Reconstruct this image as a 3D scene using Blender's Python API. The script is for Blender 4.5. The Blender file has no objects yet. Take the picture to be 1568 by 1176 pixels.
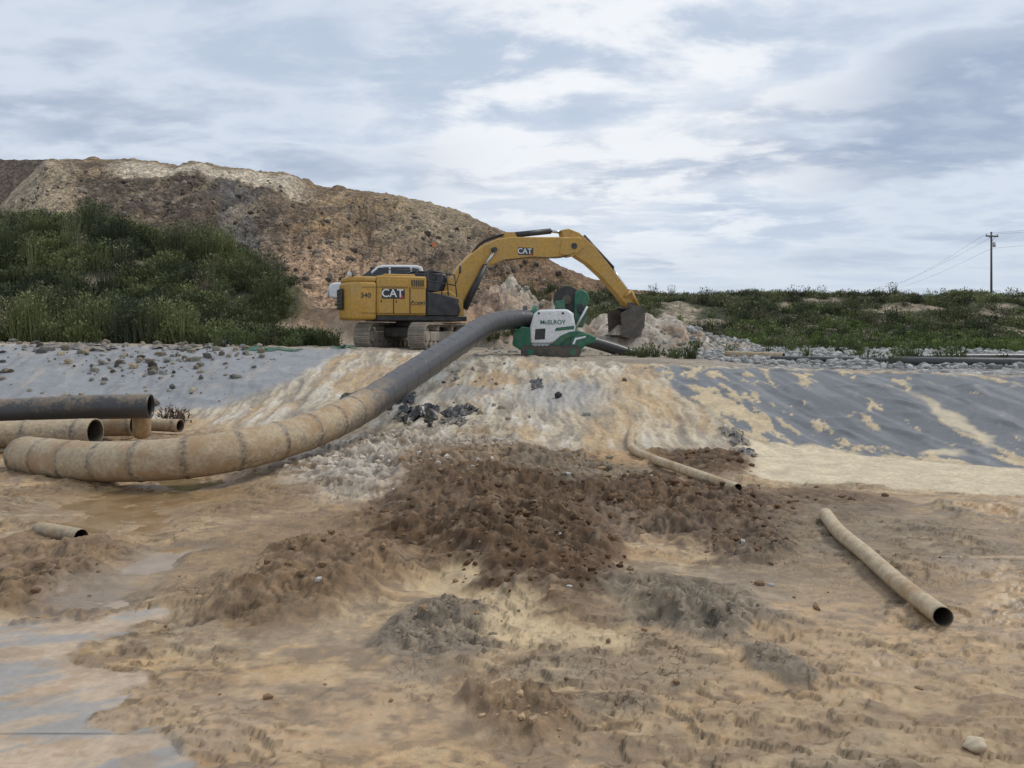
import bpy, math, random
import numpy as np
from mathutils import Vector, Matrix
random.seed(7); rng=np.random.default_rng(7)
sc=bpy.context.scene
CAMZ=2.4; FX=1162.0; CX=784.0; HY=510.0
# ------------------------------------------------------------ noise
def _h(ix,iy,seed):
    h=(ix.astype(np.int64)*374761393+iy.astype(np.int64)*668265263+seed*1442695041)&0xffffffff
    h=((h^(h>>13))*1274126177)&0xffffffff
    return (h^(h>>16))&0xffff
def perlin(x,y,seed=0):
    x=np.asarray(x,float);y=np.asarray(y,float)
    ix=np.floor(x);iy=np.floor(y);fx=x-ix;fy=y-iy
    u=fx*fx*fx*(fx*(fx*6-15)+10);v=fy*fy*fy*(fy*(fy*6-15)+10)
    def g(a,b,dx,dy):
        t=_h(ix+a,iy+b,seed)*(2*math.pi/65536.0)
        return np.cos(t)*dx+np.sin(t)*dy
    n0=g(0,0,fx,fy);n1=g(1,0,fx-1,fy);n2=g(0,1,fx,fy-1);n3=g(1,1,fx-1,fy-1)
    a=n0+u*(n1-n0);b=n2+u*(n3-n2)
    return (a+v*(b-a))*1.5
def fbm(x,y,o=4,seed=0,g=0.5):
    s=0;a=1.0;t=0
    for i in range(o):
        s=s+a*perlin(x,y,seed+i*17);t+=a;a*=g;x=x*2.03+5.3;y=y*2.03+1.7
    return s/t*1.35
def ridged(x,y,o=4,seed=0,g=0.55):
    s=0;a=1.0;t=0
    for i in range(o):
        s=s+a*(1-np.abs(perlin(x,y,seed+i*31))*2);t+=a;a*=g;x=x*2.1+3.1;y=y*2.1+9.2
    return s/t
def ss(a,b,x):
    t=np.clip((x-a)/(b-a),0,1);return t*t*(3-2*t)
# ------------------------------------------------------------ terrain base
TX=[-30,-13,-7.7,-2.5,.2,2.7,6.6,9,14,40]; TY=[19.5,19.2,18.4,15.8,14.9,14.7,15.2,13.6,12.0,9]
CXs=[-40,-18,-5.9,-1.8,3.9,8.45,11.8,40];CYs=[25.3,25.3,25.8,24.6,21.4,19.8,17.6,11];CZs=[2.03,2.03,1.85,1.68,1.5,1.43,1.39,1.3]
RP=[-400,0,40,70,180,250,300,360,430,500,570,640,700,770,850,900,960,1100,1300]
RYp=[400,312,275,243,241,249,246,257,264,283,292,305,322,350,400,425,440,470,520]
VP=[-400,0,100,200,300,350,400,430,470,520,560]; VY=[330,348,348,368,388,396,416,440,480,515,522]
def base_parts(X,Y):
    toe=np.interp(X,TX,TY);cr=np.interp(X,CXs,CYs);zc=np.interp(X,CXs,CZs)
    t=(Y-toe)/(cr-toe);tt=np.clip(t,0,1)
    zs=zc*(.6*tt+.4*ss(0,1,tt))
    zp=zs+np.clip(Y-cr,0,25)*0.012
    Ya=np.clip(Y,15,130);pxa=CX+FX*X/Ya
    vy=np.interp(pxa,VP,VY);V=(CAMZ+(HY-vy)/FX*42-2.1)*ss(29,42.5,Y)
    V=np.clip(V,0,None)
    E=3.2*ss(36,54,Y)*ss(-3,5,X)
    ry=np.interp(pxa,RP,RYp);zr=CAMZ+(HY-ry)/FX*80
    s=np.clip((Y-43)/37.,0,1);M=1.9+(zr-1.9)*s**.88
    M=M*(1-ss(84,130,Y));M=np.where(Y<43,-5.0,M)
    z=np.maximum(zp+V+E,M)
    B=31*ss(105,122,Y)*(1-ss(140,220,Y))*ss(-56,-64,X)*(Y<230)
    z=np.maximum(z,B)
    isM=(M>zp+V+E+.05)*1.0
    return z,t,s,pxa,isM,V,E
def base_z(X,Y): return base_parts(np.asarray(X,float),np.asarray(Y,float))[0]
_D=np.concatenate([np.arange(3,40,.02),np.arange(40,140,.2)])
def hit(px,py,off=0.0):
    d=_D;X=(px-CX)/FX*d;zr=CAMZ-(py-HY)/FX*d
    zb=base_z(X,d)+off
    k=np.argmax(zr<=zb)
    return float(X[k]),float(d[k])
def ell(X,Y,px,py,rx,ry,soft=.35,rot=0):
    cx,cy=hit(px,py);_,y1=hit(px,py+ry);_,y0=hit(px,py-ry)
    RX=rx/FX*cy;RY=max((y0-y1)/2,.05)
    dx=X-cx;dy=Y-cy-((y0+y1)/2-cy)
    r=np.sqrt((dx/RX)**2+(dy/RY)**2)
    return 1-ss(1-soft,1+soft,r)
def poly(X,Y,pts,soft=.15):
    P=[hit(*p) for p in pts];n=len(P)
    dm=np.full(X.shape,1e9);ins=np.zeros(X.shape,bool)
    for i in range(n):
        ax,ay=P[i];bx,by=P[(i+1)%n]
        ex,ey=bx-ax,by-ay
        h=np.clip(((X-ax)*ex+(Y-ay)*ey)/(ex*ex+ey*ey+1e-9),0,1)
        dm=np.minimum(dm,np.hypot(X-ax-h*ex,Y-ay-h*ey))
        if ay!=by:
            c=((ay>Y)!=(by>Y))&(X<(bx-ax)*(Y-ay)/(by-ay)+ax);ins^=c
    sd=np.where(ins,dm,-dm)
    return ss(-soft,soft,sd)
BR=(.125,.070,.034);TB=(.265,.170,.092);GR=(.255,.205,.145);WH=(.57,.50,.41);SD=(.55,.40,.225);TN=(.41,.29,.17);OR=(.45,.28,.135);CR=(.66,.55,.38);DB=(.155,.097,.055)
FE=[ # px,py,rx,ry,col,h,rough,strength
 (330,830,240,60,TN,0,.01,.5),
 (480,860,190,75,TB,.06,.02,.6),
 (650,700,190,48,WH,.20,.09,.75),
 (560,735,110,30,WH,.09,.06,.5),
 (760,735,150,35,TB,.12,.08,.8),
 (900,740,110,30,GR,.06,.06,.7),
 (740,800,170,60,BR,.13,.065,.85),
 (820,865,135,66,BR,.17,.065,1.),
 (660,830,90,35,BR,.04,.05,.8),
 (1030,785,170,42,BR,.12,.085,.9),
 (1140,835,75,32,DB,.11,.06,.9),
 (1075,712,75,20,BR,.13,.05,.9),
 (940,705,70,14,OR,.05,.03,.7),
 (1230,768,150,22,DB,.03,.04,.75),
 (490,890,110,48,TB,.20,.05,.85),
 (420,935,100,28,TB,.07,.035,.7),
 (690,975,110,42,GR,.11,.055,.9),
 (640,1030,60,25,GR,.02,.015,.6),
 (1040,925,120,38,GR,.08,.055,.85),
 (1085,960,50,32,GR,.13,.06,.9),
 (960,1010,120,40,GR,.02,.02,.5),
 (800,1088,85,36,TB,.10,.05,.7),
 (960,1085,70,26,GR,.03,.03,.6),
 (1190,1012,38,20,GR,.09,.03,.9),
 (1290,880,170,50,GR,-.01,.01,.45),
 (1420,820,200,40,GR,0,.015,.55),
 (60,905,110,32,TB,.11,.06,.85),
 (60,850,130,30,TB,.06,.04,.75),
 (40,720,60,16,TB,.04,.03,.7),
 (350,770,120,22,TB,.05,.04,.65),
 (320,910,70,30,TN,.05,.03,.7),
 (100,755,120,10,TB,.02,.03,.6),
]
FLOW=[(690,895,55,18),(730,930,45,18),(800,965,75,26),(880,985,90,26)]
def full(X,Y,want=True):
    z,t,s,pxa,isM,V,E=base_parts(X,Y)
    near=1-ss(30,36,Y)
    wx=X+.22*fbm(X*1.1,Y*1.1,3,5)+.07*fbm(X*5,Y*5,3,6);wy=Y+.35*fbm(X*1.1+9,Y*1.1,3,8)+.07*fbm(X*5,Y*5,3,9)
    floor=1-ss(-.02,.12,t)
    col=np.zeros(X.shape+(3,))
    def mix(m,k):
        nonlocal col
        col=col*(1-m[...,None])+np.array(k)*m[...,None]
    n1=fbm(X*.35,Y*.55,4,11);n2=fbm(X*1.3,Y*2.2,4,12);n3=fbm(X*5,Y*9,3,13)
    mb=fbm(wx*1.2+1.6*n2,wy*2.6+1.2*n1,5,14,.6);mb2=fbm(wx*.7-1.1*n2,wy*1.7+.9*n1,5,15,.6)
    col[:]=TN
    mix(ss(-.1,.45,n1),OR);mix(ss(.0,.5,-n1+.3*n2)*.7,GR);mix(ss(.1,.5,n2)*.55,SD)
    mix(ss(.02,.24,mb)*.7,(.25,.165,.092));mix(ss(.05,.3,-mb)*.5,(.56,.42,.25));mix(ss(.1,.3,mb2)*.6,(.29,.23,.16));mix(ss(.15,.45,-mb2)*.5,(.50,.31,.145))
    mix(ss(.12,.5,n3-.2*n2)*.35,(.29,.205,.125))
    rough=np.full(X.shape,.010);crack=np.full(X.shape,.25)*ss(.1,.4,n2)
    wet=.25+.55*ss(-.1,.35,n1-n2*.4+.3*mb)
    zz=z.copy()
    m=ell(wx,wy,1330,1050,420,130,.5);mix(m*.5,(.50,.335,.18));wet=np.maximum(wet,m*.4)
    m=ell(wx,wy,450,1110,330,60,.5);mix(m*.45,(.47,.335,.21));wet=np.maximum(wet,m*.6)
    for (px,py,rx,ry,k,h,r,st) in FE:
        m=ell(wx,wy,px,py,rx,ry,.45);st2=st*ss(.0,.6,m+.15*n3+.2*mb)
        mix(st2,k);zz=zz+h*m*(.8+.7*n2);rough=np.maximum(rough,r*m)
        crack=np.maximum(crack,m*(.8 if k in(GR,TN) else .2));wet=wet*(1-m*.45)
    # central slope sediment
    sl=ss(-.05,.15,t)*(1-ss(1.15,1.6,t))
    st=fbm(X*2.6+.8*n1,Y*.5,5,21,.6);st2=fbm(X*.7,Y*.3,3,22);st3=fbm(X*6+1.2*n1,Y*.8,4,23,.6)
    slc=np.zeros(X.shape+(3,));slc[:]=(.53,.44,.31)
    def mx(a,m,k): return a*(1-m[...,None])+np.array(k)*m[...,None]
    slc=mx(slc,ss(.02,.3,st)*.85,(.64,.58,.48));slc=mx(slc,ss(.03,.22,-st)*.8,(.28,.24,.195))
    slc=mx(slc,ss(.0,.4,st2-.3*st)*.75,(.52,.355,.19));slc=mx(slc,ss(.12,.3,st3)*.55,(.27,.225,.18))
    col=col*(1-sl[...,None])+slc*sl[...,None]
    rough=np.where(sl>.3,np.maximum(rough*(1-.5*sl),.018),rough)
    m=ell(wx,wy,960,620,110,50,.5);mix(m*.55*ss(-.3,.2,st),(.56,.41,.23))
    m=np.maximum(ell(wx,wy,865,605,70,24,.5),ell(wx,wy,720,600,50,10,.5))*sl;mix(m*.65,(.30,.30,.30));wet=np.maximum(wet*(1-.5*sl),m*.6)
    for f in FLOW:
        m=ell(wx,wy,*f,.3);mix(m*.9,(.60,.45,.26));rough=rough*(1-.9*m);crack*=1-m;wet=np.maximum(wet,m*.6);zz-=.05*m
    m=poly(wx,wy,[(1130,668),(1230,676),(1400,700),(1700,712),(1700,775),(1568,763),(1400,748),(1250,742),(1170,735)],.16)
    mix(m*.95,CR);rough=rough*(1-.75*m);crack*=1-m;wet=wet*(1-m);shore=m
    # liners
    hx_=wx*.6+X*.4;hy_=wy*.6+Y*.4
    lr=poly(hx_,hy_,[(975,556),(1040,600),(1150,672),(1260,684),(1400,706),(1800,735),(1900,590),(1568,579),(1280,569),(1060,562)],.09)
    lr=lr*(1-ss(1.0,1.06,t))
    ll=poly(hx_,hy_,[(-200,640),(150,628),(330,625),(400,600),(440,585),(540,536),(430,531),(0,529),(-200,529)],.3)
    ll=ll*(1-ss(1.0,1.04,t))
    lf=poly(wx,wy,[(-100,945),(120,950),(235,935),(250,945),(140,985),(175,1020),(215,1060),(150,1110),(250,1125),(330,1176),(360,1300),(-100,1300)],.04)
    sed=fbm(X*2.0,Y*.8,6,31,.65);dr=fbm(X*3.2+Y*.9,Y*.35,4,33);sw=ridged(X*1.1+.5*n2,Y*1.0,4,36)
    topm=ss(.55,.98,t);leftm=1-ss(3.2,8.5,X)
    sr=ss(.03,.13,sed+.25*dr+.17*topm+.24*leftm-.33+.18*(sw-.5)+.45*ell(X,Y,1110,640,70,40,.6)+.30*ell(X,Y,1465,655,16,50,.7)+.3*(1-ss(.0,.22,t)))
    sr=np.clip(sr,0,1);sl_=ss(.1,.4,sed*.9+dr*.3)*.5+.22
    dg=fbm(X*1.2-Y*2.2,X*.5+Y*.8,5,35,.6);lfm=ss(-.30,.05,dg+.25*mb)
    liner=np.maximum(np.maximum(lr,ll),lf)
    mix(lr,(.125,.130,.136));mix(ll,(.25,.262,.275));mix(lf,(.34,.31,.275))
    mix(lr*(.08+.32*ss(.05,.4,dr)),(.34,.335,.32))
    mix(ll*.6*ss(.05,.4,dr),(.16,.17,.18))
    mix(lr*sr*.9,(.60,.47,.29));mix(ll*sl_*.75,(.44,.39,.33));mix(lf*lfm*.9,(.52,.39,.265));mix(lf*ss(.1,.3,mb)*.5,(.36,.245,.145))
    streak=ell(wx,wy,1465,645,13,50,.4)+ell(wx,wy,1440,692,26,8,.5);mix(np.clip(streak,0,1)*.85*lr,(.64,.52,.34))
    gloss=np.clip(lr*(1-sr)*.75+ll*.6*(1-sl_*.5)+lf*(.8-.35*lfm),0,1)
    rough=rough*(1-.95*liner);crack*=(1-liner)
    wr=ridged(X*.55+Y*.35,Y*.22-X*.1,2,41);wr2=ridged(X*.25-Y*.5,X*.5+Y*.5,2,43)
    zz+=.11*lr*np.clip(wr-.72,0,1)*2+.10*ll*np.clip(wr2-.45,0,1)+.07*lr*np.clip(wr2-.72,0,1)*2+.015*lr*sr
    wet=np.maximum(wet*(1-liner),gloss)
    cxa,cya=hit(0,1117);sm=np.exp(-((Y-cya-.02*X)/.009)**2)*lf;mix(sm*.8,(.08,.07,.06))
    fb=fbm(X*1.5,Y*1.5,4,51);fb2=fbm(X*6,Y*6,4,52,.6);rd=ridged(X*3.2+.5*fb,Y*3.2,4,53)
    pm=np.maximum(ell(wx,wy,220,765,150,22,.5),ell(wx,wy,185,800,95,22,.5));pm=np.maximum(pm,ell(wx,wy,270,735,90,10,.4))
    zz-=.085*pm*(1+.8*fb+.5*fb2);mix(pm*.75,(.34,.215,.10));wet=np.maximum(wet,pm*.95);rough*=1-.6*pm;crack*=1-pm
    ch=np.maximum(ell(wx,wy,225,862,48,28,.6),ell(wx,wy,150,905,62,24,.6));ch=np.maximum(ch,ell(wx,wy,270,840,50,10,.5));ch=np.maximum(ch,ell(wx,wy,95,935,60,10,.5))
    mix(ch*.8,(.25,.195,.14));wet=np.maximum(wet,ch);rough*=1-.8*ch;crack*=1-ch;zz-=.075*ch*(1+.5*fb)
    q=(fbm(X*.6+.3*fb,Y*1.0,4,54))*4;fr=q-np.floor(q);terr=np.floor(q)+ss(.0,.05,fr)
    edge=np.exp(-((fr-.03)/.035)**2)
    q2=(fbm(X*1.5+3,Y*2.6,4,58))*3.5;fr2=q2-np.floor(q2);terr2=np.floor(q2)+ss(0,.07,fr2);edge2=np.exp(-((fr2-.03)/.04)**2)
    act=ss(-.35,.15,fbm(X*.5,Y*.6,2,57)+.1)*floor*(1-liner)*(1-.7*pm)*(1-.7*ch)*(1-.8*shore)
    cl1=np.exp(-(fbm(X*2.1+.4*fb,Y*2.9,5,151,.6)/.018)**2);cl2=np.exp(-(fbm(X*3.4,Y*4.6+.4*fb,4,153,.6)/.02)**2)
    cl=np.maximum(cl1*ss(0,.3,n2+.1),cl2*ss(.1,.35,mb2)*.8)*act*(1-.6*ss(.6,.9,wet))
    lump=np.maximum(rough-.02,0)
    d=(.045*fb*(.4+.6*ss(.01,.04,rough))+.030*terr*act+.017*terr2*act-.014*cl)*floor*(1-.9*liner)*(1-.6*pm)+rough*1.0*fb2+lump*1.5*(rd-.3)
    z2=zz+d*near
    col*=(1-np.clip(.50*edge*act+.34*edge2*act+.45*cl,0,.6)*near)[...,None]  # shade along ledge edges painted into the colour; crack lines darkened too
    z2+=near*sl*(1-liner)*(.075*st+.03*st3+.012*fb2)
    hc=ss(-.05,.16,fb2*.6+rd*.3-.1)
    col*=(1-.34*(1-hc)*near*(1-liner)*ss(.012,.05,rough))[...,None]  # painted cavity shade: hollows of the rough soil darkened in the colour
    # ---------- far: plateau, heaps, mound
    far=ss(.98,1.08,t)
    pl=np.zeros(X.shape+(3,));pl[:]=(.38,.31,.23)
    pl=mx(pl,ss(-.1,.4,fbm(X*.6,Y*.6,4,61)),(.27,.23,.18))
    gv=ss(5,9,X+.6*n1)*ss(.15,.4,far);pl=mx(pl,gv*.9,(.30,.295,.28))
    col=col*(1-far[...,None])+pl*far[...,None]
    rock=gv*far
    def heap(px,d0,zt,rx,ry):
        x0=(px-CX)/FX*d0
        rr=np.sqrt(((X-x0)/rx)**2+((Y-d0)/ry)**2)+.18*fbm(X*.7,Y*.7,3,66)
        return zt*np.clip(1-rr,0,1)**.9
    H=np.zeros(X.shape)
    for hp in [(770,37,3.3,4.2,4.0),(840,36,2.2,3.5,3.4),(1000,34.5,1.75,3.6,2.8),(1060,35,1.0,3.4,2.6),(930,37,1.6,3.0,3),(470,36,1.7,2.4,3.2),(880,30.5,.7,2.2,1.6),(640,40,2.6,4,3.2)]:
        H=np.maximum(H,heap(*hp))
    hm=ss(.05,.3,H)
    z2+=H*(1+.25*fbm(X*1.3,Y*1.3,4,67))
    rb=np.sqrt(((X+5.6)/5.2)**2+((Y-36.6)/4.0)**2)+.06*fbm(X,Y,3,69);bench=1-ss(.62,.95,rb)
    z2=z2*(1-bench)+3.55*bench;hm=np.maximum(hm,bench)
    red=ss(1,-2,X+1.5*n1);hc_=np.zeros(X.shape+(3,));hc_[:]=(.46,.40,.32);hc_=mx(hc_,red,(.42,.27,.17))
    hc_=mx(hc_,ss(0,.4,fbm(X*1.2,Y*.8,4,68)),(.28,.20,.14))
    col=col*(1-hm[...,None])+hc_*hm[...,None];rock=np.maximum(rock,hm*.45)
    # mound
    mc=np.zeros(X.shape+(3,));mc[:]=(.225,.155,.092)
    bw=fbm(X*.09,s*4+Y*.03,4,71);bs=fbm(X*.35+s*3,Y*.07,4,72);bt=fbm(X*.12-Y*.10,Y*.12,4,76);b3=fbm(X*.5-Y*.12,Y*.1,4,77)
    mc=mx(mc,ss(-.05,.15,bt)*.85,(.115,.082,.056));mc=mx(mc,ss(.05,.3,bw-.2*bs)*.65,(.33,.22,.11));mc=mx(mc,ss(.1,.35,-bs)*.5,(.29,.215,.135))
    mc=mx(mc,ss(90,140,pxa+25*bs)*(1-ss(440,500,pxa+30*bs))*ss(.30,.42,s+.05*bs)*(1-ss(.78,.82,s+.03*bs))*.92,(.100,.075,.053))
    mc=mx(mc,ss(420,450,pxa+20*bt)*(1-ss(560,600,pxa+40*bs))*ss(.2,.4,s)*ss(-.1,.2,bt)*.5,(.30,.19,.09))
    mc=mx(mc,ss(325,355,pxa+28*bs)*(1-ss(385,420,pxa+28*bs))*ss(.2,.35,s)*(1-ss(.74,.83,s))*.7,(.14,.14,.138))
    mc=mx(mc,ss(.05,.25,b3)*.45,(.10,.072,.05));mc=mx(mc,ss(.12,.3,-b3)*.4,(.36,.27,.17))
    top=ss(.79,.825,s+.03*bs)*ss(150,200,pxa)*(1-ss(430,500,pxa));mc=mx(mc,top*.97,(.52,.435,.32))
    rim=ss(.945,.975,s+.03*bs);mc=mx(mc,rim*.8,(.22,.15,.08))
    mc=mx(mc,(1-ss(90,150,pxa+20*bs+40*(s-.5)))*.85,(.42,.33,.22))
    mc=mx(mc,ss(560,640,pxa)*(1-ss(700,760,pxa))*ss(.35,.6,s)*.5,(.38,.30,.19))
    mc=mx(mc,(1-ss(.28,.5,s+.1*bs))*ss(420,450,pxa)*(1-ss(600,680,pxa))*.85,(.42,.275,.17))
    mc=mx(mc,ss(720,800,pxa)*.7,(.20,.115,.06))
    mM=isM*ss(43,46,Y);col=col*(1-mM[...,None])+mc*mM[...,None];rock=np.maximum(rock,mM)
    gl=ridged(X*.30+.5*bs,Y*.045,4,73);rk=fbm(X*.8,Y*.8,4,74,.65);lob=fbm(X*.12,Y*.12,3,75)
    z2+=mM*ss(44,52,Y)*(1.0*(gl-.5)*(1-.5*ss(70,79,Y))+.32*rk*(1-.5*ss(70,79,Y))+1.1*lob*(1-ss(72,80,Y)))*(1-ss(90,120,Y))
    vg=np.clip(ss(.2,.8,V)+ss(.1,.6,E),0,1)*(1-isM)*(1-bench)
    vs=np.zeros(X.shape+(3,));vs[:]=(.065,.068,.034);vs=mx(vs,ss(.12,.4,fbm(X*.25,Y*.35,4,81))*.85,(.36,.29,.20))
    col=col*(1-vg[...,None])+vs*vg[...,None]
    z2+=vg*(.35*fbm(X*.3,Y*.3,3,82)+.1*rk)
    bk=(Y>95)&(X<-50);col[bk]=(.12,.092,.068);rock=np.where(bk,1.,rock)
    if not want: return z2
    rock=np.clip(rock,0,1)
    wet=wet*(1-far);crack=np.clip(crack,0,1)*near*(1-far)*(1-sl*.8)
    return z2,col,np.stack([wet,crack,rock],-1),liner*near,t
def zat(x,y): return float(full(np.array([float(x)]),np.array([float(y)]),False)[0])
# ------------------------------------------------------------ mesh helpers
def mesh_np(name,V,F,mats,smooth=True,cols=None,fm=None):
    V=np.asarray(V,np.float32);F=np.asarray(F,np.int32);k=F.shape[1]
    me=bpy.data.meshes.new(name);me.vertices.add(len(V));me.vertices.foreach_set('co',V.ravel())
    me.loops.add(F.size);me.loops.foreach_set('vertex_index',F.ravel())
    me.polygons.add(len(F));me.polygons.foreach_set('loop_start',np.arange(0,F.size,k,dtype=np.int32))
    try: me.polygons.foreach_set('loop_total',np.full(len(F),k,np.int32))
    except Exception: pass
    me.polygons.foreach_set('use_smooth',np.full(len(F),smooth))
    if cols:
        for nm,c in cols.items():
            a=me.attributes.new(nm,'FLOAT_COLOR','POINT')
            cc=np.ones((len(V),4),np.float32);cc[:,:3]=c;a.data.foreach_set('color',cc.ravel())
    me.update(calc_edges=True)
    for m in mats: me.materials.append(m)
    ob=bpy.data.objects.new(name,me);sc.collection.objects.link(ob);return ob
class NT:
    def __init__(s,name):
        s.m=bpy.data.materials.new(name);s.m.use_nodes=True;s.t=s.m.node_tree;s.b=s.t.nodes['Principled BSDF']
    def n(s,ty,**kw):
        nd=s.t.nodes.new(ty)
        for k,v in kw.items():
            if k in nd.inputs.keys(): nd.inputs[k].default_value=v
            else: setattr(nd,k,v)
        return nd
    def l(s,a,b): s.t.links.new(a,b)
    def math(s,op,a,b=None,c=None):
        nd=s.t.nodes.new('ShaderNodeMath');nd.operation=op
        for i,v in enumerate((a,b,c)):
            if v is None: continue
            if isinstance(v,(int,float)): nd.inputs[i].default_value=v
            else: s.l(v,nd.inputs[i])
        return nd.outputs[0]
    def mapr(s,v,a,b,c,d):
        nd=s.t.nodes.new('ShaderNodeMapRange');s.l(v,nd.inputs[0])
        for i,x in enumerate((a,b,c,d)): nd.inputs[i+1].default_value=x
        return nd.outputs[0]
    def mixc(s,f,a,b,bt='MIX'):
        nd=s.t.nodes.new('ShaderNodeMix');nd.data_type='RGBA';nd.blend_type=bt
        for i,v in ((0,f),(6,a),(7,b)):
            if isinstance(v,(int,float)): nd.inputs[i].default_value=v
            elif isinstance(v,tuple): nd.inputs[i].default_value=tuple(v)+(1,) if len(v)==3 else v
            else: s.l(v,nd.inputs[i])
        return nd.outputs[2]
def paint(name,col,rough=.45,metal=0,dirt=.3,dirtcol=(.36,.28,.19),scale=3,bump=.0):
    m=NT(name);tc=m.n('ShaderNodeTexCoord');n=m.n('ShaderNodeTexNoise',Scale=scale,Detail=8.0,Roughness=.65);m.l(tc.outputs['Object'],n.inputs['Vector'])
    n2=m.n('ShaderNodeTexNoise',Scale=scale*6,Detail=4.0);m.l(tc.outputs['Object'],n2.inputs['Vector'])
    f=m.mapr(n.outputs[0],.42,.72,0,1);f=m.math('MULTIPLY',f,dirt)
    c=m.mixc(f,col,dirtcol);v=m.mapr(n2.outputs[0],.3,.7,.82,1.12);c=m.mixc(1.0,c,v,'MULTIPLY')
    m.l(c,m.b.inputs['Base Color']);m.b.inputs['Metallic'].default_value=metal
    m.l(m.math('ADD',m.math('MULTIPLY',f,.6),rough),m.b.inputs['Roughness'])
    if bump:
        b=m.n('ShaderNodeBump',Strength=1.0,Distance=bump);m.l(n2.outputs[0],b.inputs['Height']);m.l(b.outputs[0],m.b.inputs['Normal'])
    return m.m
def ground_mat(name,rocky=True,cracky=True,bd=.022):
    m=NT(name);tc=m.n('ShaderNodeTexCoord').outputs['Object']
    ca=m.n('ShaderNodeAttribute',attribute_name='Col').outputs['Color']
    pr=m.n('ShaderNodeAttribute',attribute_name='Props');sp=m.n('ShaderNodeSeparateColor');m.l(pr.outputs['Color'],sp.inputs[0])
    wet,crk,rock=sp.outputs[0],sp.outputs[1],sp.outputs[2]
    def noise(sc_,det=8,r=.6,dist=0):
        n=m.n('ShaderNodeTexNoise',Scale=sc_,Detail=float(det),Roughness=r,Distortion=dist);m.l(tc,n.inputs['Vector']);return n.outputs[0]
    a=noise(2.2,5,.65,.6);b=noise(12,6,.7)
    va=m.mapr(a,.3,.7,.78,1.22);vb=m.mapr(b,.3,.7,.78,1.20)
    v=m.math('MULTIPLY',va,vb)
    v=m.math('ADD',m.math('MULTIPLY',m.math('SUBTRACT',v,1.0),m.mapr(wet,0,1,1,.5)),1.0)
    col=m.mixc(1.0,ca,v,'MULTIPLY')
    h=m.math('MULTIPLY',m.math('MULTIPLY',b,bd),m.mapr(wet,0,.9,1,.2))
    def vor(scl,feat,vec=None):
        n=m.t.nodes.new('ShaderNodeTexVoronoi');n.feature=feat;n.inputs['Scale'].default_value=scl;m.l(vec or tc,n.inputs['Vector']);return n
    wv=m.n('ShaderNodeVectorMath',operation='MULTIPLY_ADD')
    nv=m.n('ShaderNodeTexNoise',Scale=2.5,Detail=3.0);m.l(tc,nv.inputs['Vector'])
    wa=.5 if rocky else .4
    m.l(nv.outputs['Color'],wv.inputs[0]);wv.inputs[1].default_value=(wa,wa,wa);m.l(tc,wv.inputs[2])
    if cracky:
        e1=m.mapr(vor(10.5,'DISTANCE_TO_EDGE',wv.outputs[0]).outputs['Distance'],0,.05,1,0)
        cn=m.mapr(b,.46,.58,0,1)
        cr=m.math('MULTIPLY',m.math('MULTIPLY',e1,crk),cn)
        col=m.mixc(m.math('MULTIPLY',cr,.45),col,(.12,.09,.06))
        h=m.math('SUBTRACT',h,m.math('MULTIPLY',cr,.012))
    if rocky:
        r1=vor(1.6,'F1',wv.outputs[0]);r2=vor(4.5,'F1',wv.outputs[0])
        s1=m.n('ShaderNodeSeparateColor');m.l(r1.outputs['Color'],s1.inputs[0]);s2=m.n('ShaderNodeSeparateColor');m.l(r2.outputs['Color'],s2.inputs[0])
        rv=m.math('MULTIPLY',m.mapr(s1.outputs[0],0,1,.72,1.26),m.mapr(s2.outputs[1],0,1,.5,1.5))
        rmul=m.math('ADD',m.math('MULTIPLY',m.math('SUBTRACT',rv,1.0),rock),1.0)
        col=m.mixc(1.0,col,rmul,'MULTIPLY')
        rh=m.math('ADD',m.math('MULTIPLY',r1.outputs['Distance'],-.18),m.math('MULTIPLY',r2.outputs['Distance'],-.15))
        h=m.math('ADD',h,m.math('MULTIPLY',rh,rock))
    m.l(col,m.b.inputs['Base Color'])
    rw=m.mapr(wet,0,1,.92,.26);m.l(m.math('ADD',rw,m.mapr(a,.3,.7,-.08,.08)),m.b.inputs['Roughness']);m.b.inputs['Specular IOR Level'].default_value=.38
    bp=m.n('ShaderNodeBump',Strength=.9,Distance=1.0);m.l(h,bp.inputs['Height']);m.l(bp.outputs[0],m.b.inputs['Normal'])
    return m.m
GM=ground_mat('ground_soil',False,True,.026);GF=ground_mat('rocky_soil',True,False,.04);LM=ground_mat('liner_sheet',False,False,.008);RM=ground_mat('loose_rock',False,False,.03)
# ------------------------------------------------------------ ground sheet
q=np.concatenate([np.geomspace(1,6.6,30)[:-1],np.geomspace(6.6,33,650)[:-1],np.geomspace(33,115,210)[:-1],np.geomspace(115,4000,34)])
Yr=q-3;sx=np.linspace(-1,1,1080);ux=1.35*(.55*sx+.45*sx**3)
X=ux[None,:]*q[:,None];Y=np.repeat(Yr[:,None],len(ux),1)
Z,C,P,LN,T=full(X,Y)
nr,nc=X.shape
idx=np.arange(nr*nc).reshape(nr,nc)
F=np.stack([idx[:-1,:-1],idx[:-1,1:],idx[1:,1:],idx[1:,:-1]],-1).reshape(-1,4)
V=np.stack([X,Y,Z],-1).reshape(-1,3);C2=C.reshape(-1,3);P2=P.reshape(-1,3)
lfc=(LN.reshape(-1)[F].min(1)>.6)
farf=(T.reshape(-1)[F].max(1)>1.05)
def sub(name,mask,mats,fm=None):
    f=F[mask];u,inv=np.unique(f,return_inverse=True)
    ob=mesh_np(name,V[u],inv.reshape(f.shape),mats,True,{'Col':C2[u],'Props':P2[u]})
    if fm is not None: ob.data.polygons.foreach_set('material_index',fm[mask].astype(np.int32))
sub('ground',~lfc,[GM,GF],farf);sub('geomembrane_liner',lfc,[LM])
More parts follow.
